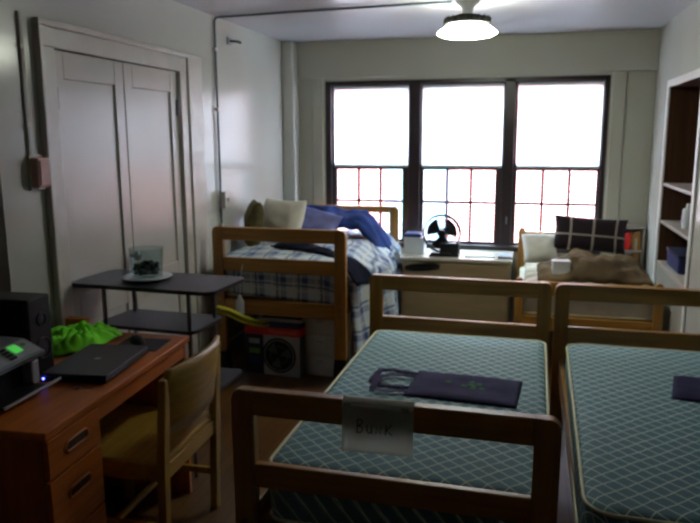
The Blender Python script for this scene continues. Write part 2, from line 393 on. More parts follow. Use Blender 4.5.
# ------------------------------------------------------------------ beds
def post_mb(x0, x1, y0, y1, z0, z1, outer, r=.035):
    """post whose outer top corner is rounded; outer = -1 left, +1 right"""
    pts = [(x0, z0), (x1, z0)]
    arc = [(math.cos(a), math.sin(a)) for a in [PI / 2 * i / 6 for i in range(7)]]
    if outer > 0:
        pts += [(x1 - r + r * c_, z1 - r + r * s_) for c_, s_ in arc] + [(x0, z1)]
    else:
        pts += [(x1, z1)] + [(x0 + r - r * c_, z1 - r + r * s_) for c_, s_ in arc[::-1]]
    mb = MB(); mb.prism(pts, 1, y0, y1)
    bmesh.ops.bevel(mb.bm, geom=[e for e in mb.bm.edges if abs(e.verts[0].co.y - e.verts[1].co.y) < 1e-6], offset=.004, segments=2, affect='EDGES')
    return mb
def bed(label, loc, W, L, foot, head, side, pw=.075, th=.042, z0=0, rotz=0, finial=False, inset=.02, stub=False):
    """foot/head = dict(top=, rails=[(z0,z1),...]) ; side=(z0,z1)"""
    t = thing('dorm_bed', label, 'bed', loc, rotz, 'wooden dorm beds')
    for spec, y0, nm in ((foot, 0, 'footboard_rail'), (head, L - th, 'headboard_rail')):
        if spec is None:
            for x in (.03, W - .09): B('leg', 'oakz', (x, x + .06, .10, .14, z0, side[1]), t, .004)
            continue
        for sgn, x in ((-1, 0), (1, W - pw)):
            if finial:
                mb = MB(); zt = spec['top']; mb.box(x, x + pw, y0, y0 + th, z0, zt - .03, bev=.004)
                mb.prism([(x + .002, zt - .032), (x + pw - .002, zt - .032), (x + pw * .8, zt - .006), (x + pw * .6, zt), (x + pw * .4, zt), (x + pw * .2, zt - .006)], 1, y0, y0 + th)
            else: mb = post_mb(x, x + pw, y0, y0 + th, z0, spec['top'], sgn)
            p = mb.build('post', 'oakz', t)
            for zz in ((side[0] + side[1]) / 2 - .025, (side[0] + side[1]) / 2 + .025):
                MB().lathe([(0, 0), (.008, 0), (.008, .004), (0, .005)], (x + pw / 2, y0 - .0005, zz), 12, Matrix.Rotation(PI / 2, 4, 'X')).build('bolt_head', 'chrome', p)
        for a, b_ in spec['rails']:
            ty = .006 if b_ < spec['top'] - .01 else 0
            B(nm, 'oak', (pw - .001, W - pw + .001, y0 + ty, y0 + th - ty, a, b_), t, .005)
    for x in (inset, W - inset - .025): B('side_rail', 'oaky', (x, x + .025, th if foot else .08, L - th, side[0], side[1]), t, .004)
    n = 9
    for i in range(n):
        y = .10 + (L - .26) * i / (n - 1); B('slat', 'oak', (inset + .025, W - inset - .025, y, y + .06, side[0] + .02, side[0] + .035), t)
    return t

def mattress(name, label, loc, W, L, z0, z1, r=.09, m='tick', group=None, rotz=0):
    """quilted mattress with rounded plan corners, softly rounded edges, piping top and bottom"""
    t = thing(name, label, 'mattress', (loc[0], loc[1], z0), rotz, group); H = z1 - z0
    def outline(d, n=8):
        pts = []
        for cx, cy, a0 in ((W - r, L - r, 0), (r, L - r, 1), (r, r, 2), (W - r, r, 3)):
            for i in range(n + 1):
                a = (a0 + i / n) * PI / 2; pts.append((cx + (r - d) * math.cos(a), cy + (r - d) * math.sin(a)))
        return pts
    mb = MB(); prof = [(.035, 0), (.012, .004), (.002, .016), (0, .04), (-.004, H / 2), (0, H - .04), (.002, H - .016), (.012, H - .004), (.035, H + .003)]
    rings = [[mb.bm.verts.new((x, y, z)) for x, y in outline(d)] for d, z in prof]
    for A, C in zip(rings, rings[1:]):
        n = len(A)
        for i in range(n): mb.bm.faces.new((A[i], A[(i + 1) % n], C[(i + 1) % n], C[i]))
    mb.bm.faces.new(rings[0][::-1]); mb.bm.faces.new(rings[-1])
    mb.build('cover', m, t, smooth=True)
    for z in (.010, H - .008):
        MB().tube([(x, y, z) for x, y in outline(-.001)], .0062, 8, close=True).build('piping', 'piping', t, smooth=True)
    return t

# front middle bed
bed('brown wooden bed in the middle foreground with a handwritten paper sign on its footboard', (-.895, 1.95, 0), 1.02, 1.93,
    dict(top=.827, rails=[(.742, .827), (.492, .576)]), dict(top=.835, rails=[(.748, .835), (.50, .592)]), (.29, .41), inset=.035, rotz=math.radians(-1.0))
mattress('mattress', 'bare teal quilted mattress with the folded purple bag in full view, front middle bed', (-.800, 1.998), .908, 1.68, .35, .56, r=.055, group='bare quilted mattresses', rotz=math.radians(-.7))
# front right bed: only its headboard shows
bed('wooden bed at the right edge of the photo, beside the bed with the paper sign', (.176, 1.93, 0), 1.02, 1.95,
    None, dict(top=.83, rails=[(.742, .83), (.50, .592)]), (.29, .41), inset=.035)
mattress('mattress', 'bare teal quilted mattress at right edge, cut off by the photo frame', (.203, 1.945), .915, 1.72, .35, .56, group='bare quilted mattresses', rotz=math.radians(-1.1))
# raised bed at the back left
LB = bed('raised wooden bed against the left wall with the blue plaid comforter', (-2.012, 4.18, 0), .92, 1.72,
    dict(top=1.04, rails=[(.952, 1.04), (.745, .838), (.455, .555)]), dict(top=1.03, rails=[(.975, 1.03), (.72, .80)]), (.47, .58), z0=.19, inset=.02, rotz=math.radians(-1.0))
# back right bed
bed('low wooden bed under the right window with beige bedding and a striped dark pillow', (-.05, 4.79, 0), .955, 1.15,
    dict(top=.665, rails=[(.55, .645), (.30, .40)]), dict(top=.87, rails=[(.76, .84), (.55, .62)]), (.30, .40), pw=.058, finial=True)
for i, (x, y) in enumerate(((-2.012, 4.18), (-1.167, 4.18), (-1.983, 5.858), (-1.138, 5.858))):
    mb = MB(); cx, cy = x + .0375, y + .021
    for a, b_, z0_, z1_ in ((.052, .040, 0, .19),):
        A = [mb.bm.verts.new((cx + sx * a, cy + sy * a, z0_)) for sx, sy in ((-1, -1), (1, -1), (1, 1), (-1, 1))]
        C = [mb.bm.verts.new((cx + sx * b_, cy + sy * b_, z1_)) for sx, sy in ((-1, -1), (1, -1), (1, 1), (-1, 1))]
        mb.bm.faces.new(A[::-1]); mb.bm.faces.new(C)
        for k in range(4): mb.bm.faces.new((A[k], A[(k + 1) % 4], C[(k + 1) % 4], C[k]))
    tag(mb.build('bed_riser', 'black'), ('black plastic riser under the wall-side foot post of the plaid bed', 'black plastic riser under the aisle-side foot post of the plaid bed, beside the white drawers',
         'black plastic riser under the wall-side head post of the plaid bed', 'black plastic riser under the aisle-side head post of the plaid bed, by the window')[i], 'bed riser', 'risers under the raised bed')

# ------------------------------------------------------------------ plaid bed bedding
mattress('mattress', 'mattress hidden under the blue plaid comforter on the raised bed', (-1.985, 4.235), .87, 1.60, .56, .76, m='white')
XA, XE, ZT = -1.985, -1.105, .80
def comforter(u, v):
    y = 4.232 + 1.60 * v
    drop = .60 - .38 * max(0, v - .25) / .75 + .03 * math.sin(v * 17)
    s = u * (XE - XA + drop + .02)
    wd = XE - XA
    lump = .05 * math.exp(-((v - .25) / .25) ** 2) + .03 * nz(u * 2, v * 3, 1) + .022 * nz(u * 7, v * 9, 5) + .010 * nz(u * 22, v * 18, 15)
    if s < wd:
        x = XA + s; z = ZT + .015 + lump * math.sin(PI * min(1, s / wd) * .8 + .3) - .05 * max(0, (s - wd + .12) / .12) ** 2
        if v < .03: z -= 0
    else:
        e = s - wd; x = XE + .085 + .14 * (e / .6) * (1 - v) + .035 * math.sin(v * 38 + e * 3) * min(1, e / .15) + .045 * nz(v * 4, e * 3, 9) * min(1, e / .1) + .03
        x = XE + (x - XE) * min(1, e / .07) * min(1, .22 + v / .30) * (1 - .45 * max(0, v - .5) / .5); z = ZT - .035 + lump * .3 - e
    return (x, y, z)
cf = MB().grid(comforter, 90, 80, lambda u, v: (u * 1.4, v * 1.6))
cf.grid(lambda u, v: (XA + (XE - XA) * u, 4.232 - .004 + .006 * math.sin(u * 25) * (1 - v) + .004 * nz(u * 6, v * 3), .565 + .02 * math.cos(u * 3.1) * (1 - v) + (comforter(u * (XE - XA) / (XE - XA + .52), 0)[2] - .565) * v), 60, 14, lambda u, v: (u * .9, v * .3))
tag(cf.build('comforter', 'plaid', smooth=180, solid=.016, off=-1), 'blue and white plaid comforter spread on the raised bed and hanging down its side', 'comforter')

def pillow(w, h, t, uv=True, seed=0, nse=.012):
    mb = MB()
    def shp(u, v, sg):
        a, b_ = 2 * u - 1, 2 * v - 1
        k = (max(0, 1 - abs(a) ** 3.2) * max(0, 1 - abs(b_) ** 3.2)) ** .45
        px_ = a * w / 2 * (1 - .06 * (1 - abs(b_) ** 2) * abs(a)); py = b_ * h / 2 * (1 - .07 * (1 - abs(a) ** 2) * abs(b_))
        return (px_, sg * (k * t / 2) + nse * nz(a * 2, b_ * 2, seed + sg) * k, py)
    for sg in (-1, 1): mb.grid(lambda u, v: shp(u, v, sg), 26, 20, lambda u, v: (u * w, v * h))
    bmesh.ops.remove_doubles(mb.bm, verts=mb.bm.verts, dist=1e-5)
    return mb
def put_pillow(name, m, dims, loc, rot, label, seed=0, group=None, nse=.012):
    return tag(pillow(*dims, seed=seed, nse=nse).build(name, m, smooth=180, loc=loc, rot=rot), label, 'pillow', group)
put_pillow('pillow', 'cream', (.42, .34, .15), (-1.80, 4.95, .995), (math.radians(-20), 0, math.radians(-24)), 'cream pillow leaning up against the left wall on the plaid bed', 1)
put_pillow('pillow', 'brownc', (.30, .36, .13), (-1.955, 4.77, .985), (math.radians(-10), 0, math.radians(-60)), 'dark olive brown plush pillow wedged by the wall behind the cream pillow', 2)
put_pillow('pillow', 'violet', (.40, .27, .13), (-1.60, 5.16, .945), (math.radians(-40), math.radians(10), math.radians(-20)), 'blue violet pillow slumped between the cream pillow and the blue blanket', 3)
# blue fleece blanket heaped at the head end, hanging over the side
def blanket(u, v):
    x = -1.84 + .76 * u; y = 5.26 + .54 * v
    e = max(0, u - .72) / .28
    z = .92 + .13 * (math.sin(PI * min(1, v)) ** .7) * (1 - .45 * u) + .045 * nz(u * 4, v * 4, 3) + .02 * nz(u * 11, v * 9, 7)
    x += .10 * e ** 1.2 ; z -= .42 * e ** 1.7
    y -= .12 * e
    return (x, y, z)
mb = MB().grid(blanket, 60, 36)
tag(mb.build('blanket', 'blue', smooth=180, solid=.03), 'dark blue fleece blanket heaped at the head of the plaid bed', 'blanket')
def blanket2(u, v):
    y = 5.02 + .50 * v; x = -1.16 + .20 * u + .03 * math.sin(v * 9); z = .905 - .34 * u ** 1.6 + .05 * v * (1 - u) + .022 * nz(u * 5, v * 6, 20)
    return (x, y, z)
# dark garment across the foot of the comforter
def garment(u, v):
    a = Vector((-1.72, 4.66)); b_ = Vector((-1.03, 4.30)); p = a.lerp(b_, u)
    wdt = .10 + .02 * math.sin(u * 8) ; q = p + Vector((.45, .89)) * (v - .5) * wdt * 1.6
    e = max(0, u - .86) / .14; 
    zt = comforter(min(.58, max(0, (q.x - XA) / (XE - XA + .5))), min(1, max(0, (q.y - 4.232) / 1.6)))[2]
    zt = max(zt, .80) if q.x < -1.10 else .80
    z = zt + .012 + .038 * math.sin(PI * v) ** .6 * (math.sin(PI * min(1, u * 1.03)) ** .4) + .010 * nz(u * 9, v * 5, 2) - .13 * e ** 1.3
    return (q.x + .05 * e, q.y, z)
tag(MB().grid(garment, 40, 14).build('sweater', 'navy', smooth=180, solid=.012), 'crumpled black sweater lying across the foot of the plaid comforter', 'clothing')

# ------------------------------------------------------------------ back right bed bedding
mattress('mattress', 'mattress under the beige bedding on the low back right bed', (-.02, 4.84), .895, 1.03, .40, .555, m='whitec')
def rcomf(u, v):
    x = -.032 + .915 * u; y = 4.842 + 1.03 * v
    z = .575 + .035 * (1 - (2 * u - 1) ** 6) + .03 * nz(u * 3, v * 3, 4) + .012 * nz(u * 9, v * 8, 6)
    e = max(0, .06 - u) / .06; z -= .15 * e
    return (x - .012 * e, y, z)
tag(MB().grid(rcomf, 50, 40).build('comforter', 'beigec', smooth=180, solid=.025), 'rumpled beige comforter covering the low bed under the right window', 'comforter')
def rblank(u, v):
    x = .10 + .76 * u; y = 4.93 + .55 * v + .06 * nz(u * 3, 1, 8)
    z = .63 + .15 * (math.sin(PI * u) ** .5) * (math.sin(PI * v) ** .6) + .09 * nz(u * 4, v * 3, 11) * math.sin(PI * v) + .03 * nz(u * 10, v * 9, 12)
    return (x, y, z)
tag(MB().grid(rblank, 50, 36).build('blanket', 'brownb', smooth=180, solid=.02), 'heaped brown blanket on the low back right bed', 'blanket')
put_pillow('pillow', 'whitec', (.27, .25, .14), (.12, 5.56, .755), (math.radians(-35), math.radians(0), math.radians(12)), 'white pillow at the left side of the low back right bed', 5)
put_pillow('pillow', 'pane_cotton', (.54, .27, .13), (.485, 5.57, .875), (math.radians(-14), math.radians(3), math.radians(-2)), 'dark brown pillow with pale crossing stripes standing under the right window', 6, nse=.005)
t = thing('box', 'small pale white box standing on the beige bedding in front of the pillows', 'box', (.255, 4.99, .625), .12)
B('carton', 'white', (-.058, .058, -.04, .04, 0, .118), t, .003); B('lid', 'white', (-.061, .061, -.043, .043, .118, .14), t, .003)

# ------------------------------------------------------------------ cabinet under the window and what stands on it
t = thing('cabinet', 'low tan cabinet standing under the middle window with an oval pull', 'cabinet', (-.525, 5.72, 0))
B('body', 'tan', (-.435, .425, -.225, .235, .04, .632), t, .004)
B('top', 'tantop', (-.452, .44, -.245, .245, .632, .66), t, .006)
B('base', 'dark', (-.41, .40, -.20, .22, 0, .04), t)
B('front_panel', 'tan', (-.425, .415, -.238, -.224, .07, .615), t, .004, )
mb = MB(); ring = [(.135 * math.cos(a) - .27, -.243, .585 + .020 * math.sin(a) + .012 * math.cos(a)) for a in [2 * PI * i / 32 for i in range(32)]]
mb.tube(ring, .010, 8, close=True); mb.prism([(p[0], p[2]) for p in ring], 1, -.246, -.236)
mb.build('oval_pull', 'dark', t, smooth=30)

t = thing('desk_fan', 'black round desk fan on the tan cabinet before the middle window', 'fan', (-.655, 5.62, .66))
hub = Vector((0, -.03, .185))
MB().prism([(-.10, .0), (.10, .0), (.075, .03), (-.075, .03)], 1, -.07, .07).build('base', 'black', t)
MB().tube([(0, .03, .02), (0, .045, .12), (0, .02, .185)], .018).build('neck', 'black', t, smooth=True)
g = MB()
for yy, rr in ((-.05, .147), (.0, .15), (-.068, .10), (-.074, .055)):
    g.tube([(rr * math.cos(a), yy, .185 + rr * math.sin(a)) for a in [2 * PI * i / 40 for i in range(40)]], .006 if rr > .14 else .0022, 8, close=True)
for i in range(28):
    a = 2 * PI * i / 28; c_, s_ = math.cos(a), math.sin(a)
    g.tube([(.03 * c_, -.076, .185 + .03 * s_), (.10 * c_, -.068, .185 + .10 * s_), (.147 * c_, -.05, .185 + .147 * s_), (.15 * c_, 0, .185 + .15 * s_)], .0011, 5)
g.build('grille', 'black', t)
for k in range(3):
    a0 = 2 * PI * k / 3 + .5
    MB().grid(lambda u, v: ((.02 + .105 * u) * math.cos(a0 + (v - .5) * (1.25 + .2 * u)), -.025 + .03 * (v - .5), .185 + (.02 + .105 * u) * math.sin(a0 + (v - .5) * (1.25 + .2 * u))), 8, 8).build('blade', 'black', t, smooth=True, solid=.003)
MB().lathe([(0, -.04), (.03, -.035), (.034, 0), (.038, .06), (.02, .075), (0, .077)], tuple(hub), 20, Matrix.Rotation(-PI / 2, 4, 'X')).build('motor', 'black', t, smooth=True)
B('control_box', 'black', (-.01, .145, -.06, .05, .0, .11), t, .01)

t = thing('storage_bin', 'white plastic bin with a dark blue lid left of the black fan', 'bin', (-.885, 5.70, .66))
mb = MB()
A = [(-.085, -.09), (.085, -.09), (.085, .09), (-.085, .09)]
b0 = [mb.bm.verts.new((x * .92, y * .92, 0)) for x, y in A]; b1 = [mb.bm.verts.new((x, y, .14)) for x, y in A]
mb.bm.faces.new(b0[::-1]); mb.bm.faces.new(b1)
for k in range(4): mb.bm.faces.new((b0[k], b0[(k + 1) % 4], b1[(k + 1) % 4], b1[k]))
mb.build('tub', 'white', t); B('lid', 'bluep', (-.085, .055, -.08, .085, .14, .17), t, .006)
tag(B('paper_stack', 'paper', (0, .24, 0, .17, 0, .008), None, loc=(-.46, 5.56, .66), rotz=.15), 'loose white papers lying on the tan cabinet right of the fan', 'papers')
tag(B('notebook', 'grey', (0, .11, 0, .16, 0, .02), None, .002, loc=(-.20, 5.56, .66), rotz=-.05), 'grey notebook at the right end of the tan cabinet top', 'notebook')

# white cube unit in the right back corner with a can and a bottle
t = thing('cube_shelf', 'narrow pale open cube shelf in the right back corner by the bed', 'shelf', (.842, 5.93, 0))
for nm, d in (('side_panel', (-.095, -.083, -.07, .04, 0, .895)), ('side_panel', (.075, .087, -.07, .04, 0, .895)), ('top', (-.10, .09, -.075, .042, .895, .912)), ('shelf_board', (-.083, .075, -.07, .04, .70, .715)), ('back_panel', (-.083, .075, .034, .04, .0, .895))):
    B(nm, 'shelf', d, t, .002)
def can(name, m, loc, r, h, label, cat, cap=None, capm='white'):
    t = thing(name, label, cat, loc)
    MB().lathe([(0, 0), (r * .92, 0), (r, .005), (r, h - .006), (r * .9, h), (0, h)], n=20).build('body', m, t, smooth=True)
    if cap: MB().lathe([(0, h - .001), (cap, h - .001), (cap, h + .03), (cap * .8, h + .034), (0, h + .034)], n=16).build('cap', capm, t, smooth=True)
can('can', 'red', (.808, 5.915, .715), .027, .14, 'red can on the corner cube shelf beside the striped pillow', 'can')
can('bottle', 'cover', (.872, 5.92, .715), .024, .10, 'small pale bottle with a green cap beside the red can', 'bottle', .014, 'cardgreen')

# ------------------------------------------------------------------ right built-in bookcase
t = thing('built_in_bookcase', 'dark wood built-in bookcase recessed in the right wall with pale shelves', 'bookcase', (XR, (NY0 + NY1) / 2, NZ0)); hy = (NY1 - NY0) / 2; hz = NZ1 - NZ0; DP = .34
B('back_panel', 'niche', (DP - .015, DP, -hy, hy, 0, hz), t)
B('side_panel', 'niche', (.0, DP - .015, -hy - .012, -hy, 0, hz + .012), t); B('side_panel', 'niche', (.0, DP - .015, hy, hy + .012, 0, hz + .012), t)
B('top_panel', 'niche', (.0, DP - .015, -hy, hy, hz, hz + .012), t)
for z, th in ((1.290, .020), (1.022, .022), (.727, .030)):
    B('shelf_board', 'shelf', (-.006 if th == .03 else .0, DP - .016, -hy, hy, z - NZ0 - th, z - NZ0), t, .003)
fr = MB(); 
fr.box(-.014, 0, -hy - .055, -hy, -.70, hz + .05, bev=.003); fr.box(-.014, 0, hy, hy + .06, -.70, hz + .05, bev=.003); fr.box(-.014, 0, -hy, hy, hz, hz + .05, bev=.003)
fr.build('face_frame', 'whitetrim', t)
t = thing('bin', 'dark blue bin on the bottom shelf of the right bookcase', 'bin', (1.06, 5.02, .727))
MB().box(-.08, .08, -.20, .20, 0, .115, bev=.015).build('tub', 'bluep', t); B('rim', 'navycard', (-.086, .086, -.206, .206, .105, .125), t, .004)
can('bottle', 'white', (1.03, 4.90, 1.022), .035, .13, 'white bottle standing on the middle shelf of the right bookcase', 'bottle', .016)
can('jar', 'lilac', (1.08, 5.18, 1.022), .035, .06, 'small lilac jar on the middle bookcase shelf, nearer the window', 'jar', .03, 'lilac')
can('jar', 'lilac', (1.08, 5.08, 1.022), .032, .075, 'taller lilac jar on the middle bookcase shelf, next to the white bottle', 'jar', .02, 'lilac')
can('jar', 'navycard', (1.06, 4.80, 1.290), .03, .06, 'small dark jar on the upper shelf of the right bookcase', 'jar')
t = thing('desk_lamp_cord', 'black cord hanging down the wall beside the low back right bed', 'cord', (.93, 4.72, 0))  # plain cord, no lamp belongs to it
MB().tube([(.005, .0, .50), (.0, -.03, .42), (-.01, -.10, .30), (-.02, -.16, .12), (-.03, -.2, .006), (-.10, -.3, .006)], .004, 8).build('cable', 'black', t, smooth=True)

# ------------------------------------------------------------------ left near built-in bookcase (a sliver shows)
t = thing('built_in_bookcase', 'pale built-in bookcase at the left edge behind the speaker', 'bookcase', (XL, 1.8, 0))
B('back_panel', 'shelf', (-.38, -.36, -.6, .59, 0, 2.1), t)
B('side_panel', 'shelf', (-.36, -.10, .57, .59, 0, 2.1), t); B('side_panel', 'shelf', (-.36, -.10, -.6, -.58, 0, 2.1), t)
B('top_panel', 'shelf', (-.36, -.10, -.58, .57, 2.08, 2.1), t)
for z in (.40, .80, 1.14, 1.42, 1.80): B('shelf_board', 'shelf', (-.36, -.005, -.58, .57, z - .025, z), t, .003)

# ------------------------------------------------------------------ wall fittings
t = thing('alarm_switch_box', 'dull pink alarm box on the left wall beside the closet door frame', 'alarm box', (XL, 2.632, 1.405))  # pink alarm box, carries no switch
B('body', 'pink', (0, .05, -.045, .035, 0, .13), t, .008); B('back_plate', 'cover', (0, .012, -.05, .04, -.012, .142), t, .002)
B('cover_lip', 'pink', (.05, .055, -.035, .025, .012, .118), t, .002)
t = thing('conduit_pipe', 'thin painted raceway running up the left wall above the pink alarm box', 'pipe', (XL, 2.60, 1.545))
MB().box(0, .011, -.011, .011, 0, .60, bev=.003).build('pipe', 'backwall', t, smooth=True)
for z in (.12, .45): B('clip', 'trim', (0, .014, -.015, .015, z, z + .02), t, .002)
t = thing('conduit_pipe', 'long conduit rising from the switch box and crossing the ceiling to the lamp', 'pipe', (XL, 4.50, .85))
MB().tube([(.014, .0, -.25), (.014, .0, .40), (.014, 0, 1.0), (.014, 0, 1.545), (.03, -.01, 1.562), (.06, -.012, 1.566), (.5, -.05, 1.566), (1.62, -.14, 1.566)], .008, 10).build('pipe', 'tealcard', t, smooth=True)
for z in (.15, .95, 1.35): B('clip', 'trim', (0, .026, -.018, .018, z, z + .02), t, .002)
t = thing('switch_box', 'pale switch box mounted on the wall conduit by the plaid bed', 'switch', (XL, 4.52, 1.13))
B('body', 'cover', (0.026, .06, -.045, .045, 0, .115), t, .005); B('toggle', 'white', (.06, .072, -.008, .008, .045, .07), t, .002)
t = thing('wall_sensor', 'small dark bracket fixed high on the left wall near the ceiling', 'bracket', (XL, 4.75, 2.27))
B('plate', 'grey', (0, .012, -.03, .03, 0, .05), t, .002); MB().tube([(.01, 0, .025), (.05, .03, .025), (.06, .08, .022)], .009).build('arm', 'black', t, smooth=True)

# ceiling light
LX, LY = -.385, 4.38
t = thing('ceiling_light', 'lit round ceiling lamp with a shallow white glass shade', 'ceiling light', (LX, LY, ZC))
MB().lathe([(0, 0), (.07, 0), (.068, -.02), (.035, -.05), (.03, -.10), (0, -.10)], n=32).build('canopy', 'whitetrim', t, smooth=True)
h = MB(); h.lathe([(.03, -.085), (.055, -.09), (.128, -.112), (.134, -.120), (.134, -.144), (.0, -.147)], n=32)
for i in range(20):
    a = 2 * PI * i / 20; h.tube([(.126 * math.cos(a), .126 * math.sin(a), -.108), (.138 * math.cos(a), .138 * math.sin(a), -.122), (.136 * math.cos(a), .136 * math.sin(a), -.146)], .007, 6)
h.build('shade_holder', 'dark', t, smooth=True)
MB().lathe([(0, -.1475), (.112, -.1475), (.138, -.165), (.160, -.180), (.174, -.191), (.178, -.200), (.150, -.214), (.09, -.222), (0, -.225)], n=40).build('glass_shade', 'lampglow', t, smooth=True)

# ------------------------------------------------------------------ desk
DT = thing('desk', 'reddish brown wooden desk with a drawer pedestal along the left wall', 'desk', (-1.365, 1.655, 0), math.radians(3.6))
DD, DL = .63, 1.06
MB().box(-DD, 0, 0, DL, .722, .75, bev=.006).build('desktop', 'desk', DT)
MB().box(-DD + .01, -.02, .008, .026, .0, .722).box(-DD + .01, -.02, .285, .303, 0, .722).box(-DD + .01, -DD + .02, .026, .285, 0, .722).box(-.05, -.03, .026, .285, 0, .05).build('pedestal', 'deskz', DT)
for z0_, z1_ in ((.590, .716), (.372, .582), (.06, .364)):
    d = B('drawer', 'desk', (-.02, -.002, .010, .301, z0_, z1_), DT, .003)
    zc = z0_ + (z1_ - z0_) * (.55 if z0_ > .5 else .62); mb = MB()
    pts = []
    for cy, a0 in ((.205, -PI / 2), (.115, PI / 2)):
        pts += [(cy + .017 * math.cos(a0 + PI * i / 8), zc + .017 * math.sin(a0 + PI * i / 8)) for i in range(9)]
    mb.tube([(-.001, y, z) for y, z in pts], .0045, 8, close=True); mb.build('handle_rim', 'desk', d, smooth=True)
    MB().prism(pts, 0, -.004, -.0008).build('handle_recess', 'niche', d)
MB().box(-DD + .01, -.02, DL - .03, DL - .008, 0, .722).build('end_panel', 'deskz', DT)
B('apron', 'desk', (-.04, -.02, .303, DL - .03, .655, .722), DT, .002)
B('modesty_panel', 'deskz', (-DD + .03, -DD + .045, .303, DL - .03, .30, .722), DT)

def on_desk(x, y): return (x, y, .75)
# printer
t = thing('printer', 'grey inkjet printer with a lit green screen at the left edge of the desk', 'printer', (-1.655, 1.83, .75), math.radians(3))
B('body', 'black', (-.31, -.02, -.13, .165, 0, .10), t, .008)
MB().prism([(-.31, .10), (-.02, .10), (.035, .118), (.045, .135), (-.035, .175), (-.31, .185)], 1, -.13, .17).build('scanner_unit', 'grey', t)
MB().prism([(.038, .1405), (-.028, .1735), (-.030, .1765), (.040, .1435)], 1, -.11, .155).build('control_panel', 'lgrey', t)
B('cheek', 'lgrey', (-.02, .02, .125, .165, .02, .105), t, .006)
sl = -math.atan2(.033, .066)
def on_panel(name, m, y0, y1, a, b_, th=.004):
    P = lambda s_, h_: (.040 - .070 * s_ + h_ * .45, .1435 + .035 * s_ + h_ * .9)
    return MB().prism([P(a, 0), P(b_, 0), P(b_, th), P(a, th)], 1, y0, y1).build(name, m, t)
on_panel('screen', 'lcd', .055, .095, .35, .85)
for i in range(4):
    for j in range(3): on_panel('button', 'black', .012 + .011 * j, .020 + .011 * j, .12 + .2 * i, .25 + .2 * i)
on_panel('button', 'cardgreen', .118, .132, .60, .75)
MB().box(-.02, .075, -.10, .125, .022, .028).build('paper_tray', 'black', t); B('tray_edge', 'lgrey', (.072, .08, -.10, .20, .020, .030), t, .002)
# speaker
t = thing('speaker', 'tall black box speaker standing behind the printer', 'speaker', (-1.825, 2.11, .75), math.radians(3))
B('cabinet', 'black', (-.16, .10, -.06, .07, .0, .295), t, .006)
for z, r in ((.21, .026), (.10, .042)):
    c_ = MB().lathe([(r, 0), (r, .004), (r * .92, .006), (r * .85, .001), (r * .3, .0005), (0, .004)], (.10, .008, z), 24, Matrix.Rotation(PI / 2, 4, 'Y')); c_.build('driver_cone', 'blackm', t, smooth=True)
# laptop
t = thing('laptop', 'closed black laptop lying flat on the desk', 'laptop', (-1.575, 2.235, .75), math.radians(7))
B('base', 'black', (-.125, .125, -.185, .185, .004, .020), t, .004); B('lid', 'blackm', (-.125, .125, -.185, .185, .021, .034), t, .005)
B('lid_emblem', 'grey', (-.012, .012, -.012, .012, .0335, .0346), t)
MB().lathe([(0, 0), (.004, 0), (.0035, .003), (0, .004)], (-.112, -.187, .015), 12, Matrix.Rotation(PI / 2, 4, 'X')).build('power_light', 'led', t)
for x in (-.10, .10):
    for y in (-.16, .16): MB().lathe([(0, 0), (.008, 0), (.008, .005), (0, .005)], (x, y, 0), 10).build('rubber_foot', 'black', t)
t = thing('key', 'small metal key lying in front of the laptop', 'key', (-1.485, 2.015, .75), .2)
MB().tube([(.011 * math.cos(a) - .02, .011 * math.sin(a), .003) for a in [2 * PI * i / 14 for i in range(14)]], .0025, 6, close=True).build('bow', 'chrome', t); B('blade', 'chrome', (-.01, .035, -.003, .003, .001, .004), t)
tag(B('mouse_pad', 'black', (-.10, .10, -.085, .085, 0, .004), None, .002, loc=(-1.565, 2.535, .75), rotz=math.radians(6)), 'black mouse pad between the laptop and the far end of the desk', 'mouse pad')
t = thing('computer_mouse', 'black computer mouse sitting on the mouse pad', 'mouse', (-1.60, 2.555, .754), math.radians(50))
MB().grid(lambda u, v: (.030 * (2 * u - 1) * (max(.02, math.sin(PI * v))) ** .4, .052 * (2 * v - 1), .030 * (max(0, 1 - (2 * u - 1) ** 2) ** .5) * (max(0, 1 - (2 * v - 1) ** 2) ** .4)), 16, 16).build('shell', 'black', t, smooth=True)
MB().tube([(-.002, .008, .028), (.002, .008, .028)], .006, 10).build('scroll_wheel', 'chrome', t)
t = thing('charger_cable', 'thin black cable running from the laptop to the wall behind the green shirt', 'cable', (-1.69, 2.12, .75))
MB().tube([(.0, .0, .006), (-.03, .05, .004), (-.10, .10, .004), (-.2, .2, .004), (-.24, .27, .004)], .003, 6).build('wire', 'black', t, smooth=True)
# green shirt: crumpled mound
def shirt(u, v):
    a = 2 * PI * u; r = v
    rx, ry = .15, .19
    rr = r * (1 + .16 * math.sin(3 * a + .6) + .09 * math.sin(5 * a))
    x = rr * rx * math.cos(a); y = rr * ry * math.sin(a)
    z = .045 * (max(0, 1 - r ** 4)) * (1 + .5 * nz(x * 12, y * 12, 3)) + .045 * abs(nz(x * 30, y * 24, 8)) * (1 - r ** 3) + .003 + .010 * (1 - abs(math.sin(a * 4))) * r
    return (x, y, z)
tag(MB().grid(shirt, 90, 26).build('shirt', 'green', smooth=180, loc=(-1.855, 2.50, .75), rotz=.5, solid=.004, off=1), 'bright lime green shirt crumpled on the desk by the wall', 'clothing')
tag(B('wooden_block', 'desk', (-.05, .05, -.02, .02, 0, .06), None, .003, loc=(-1.97, 2.665, .75), rotz=.06), 'small brown wooden block at the far back corner of the desk', 'block')

# ------------------------------------------------------------------ desk chair
t = thing('desk_chair', 'yellow oak chair with a curved backrest pulled up to the desk', 'chair', (-1.47, 2.36, 0), math.radians(2))
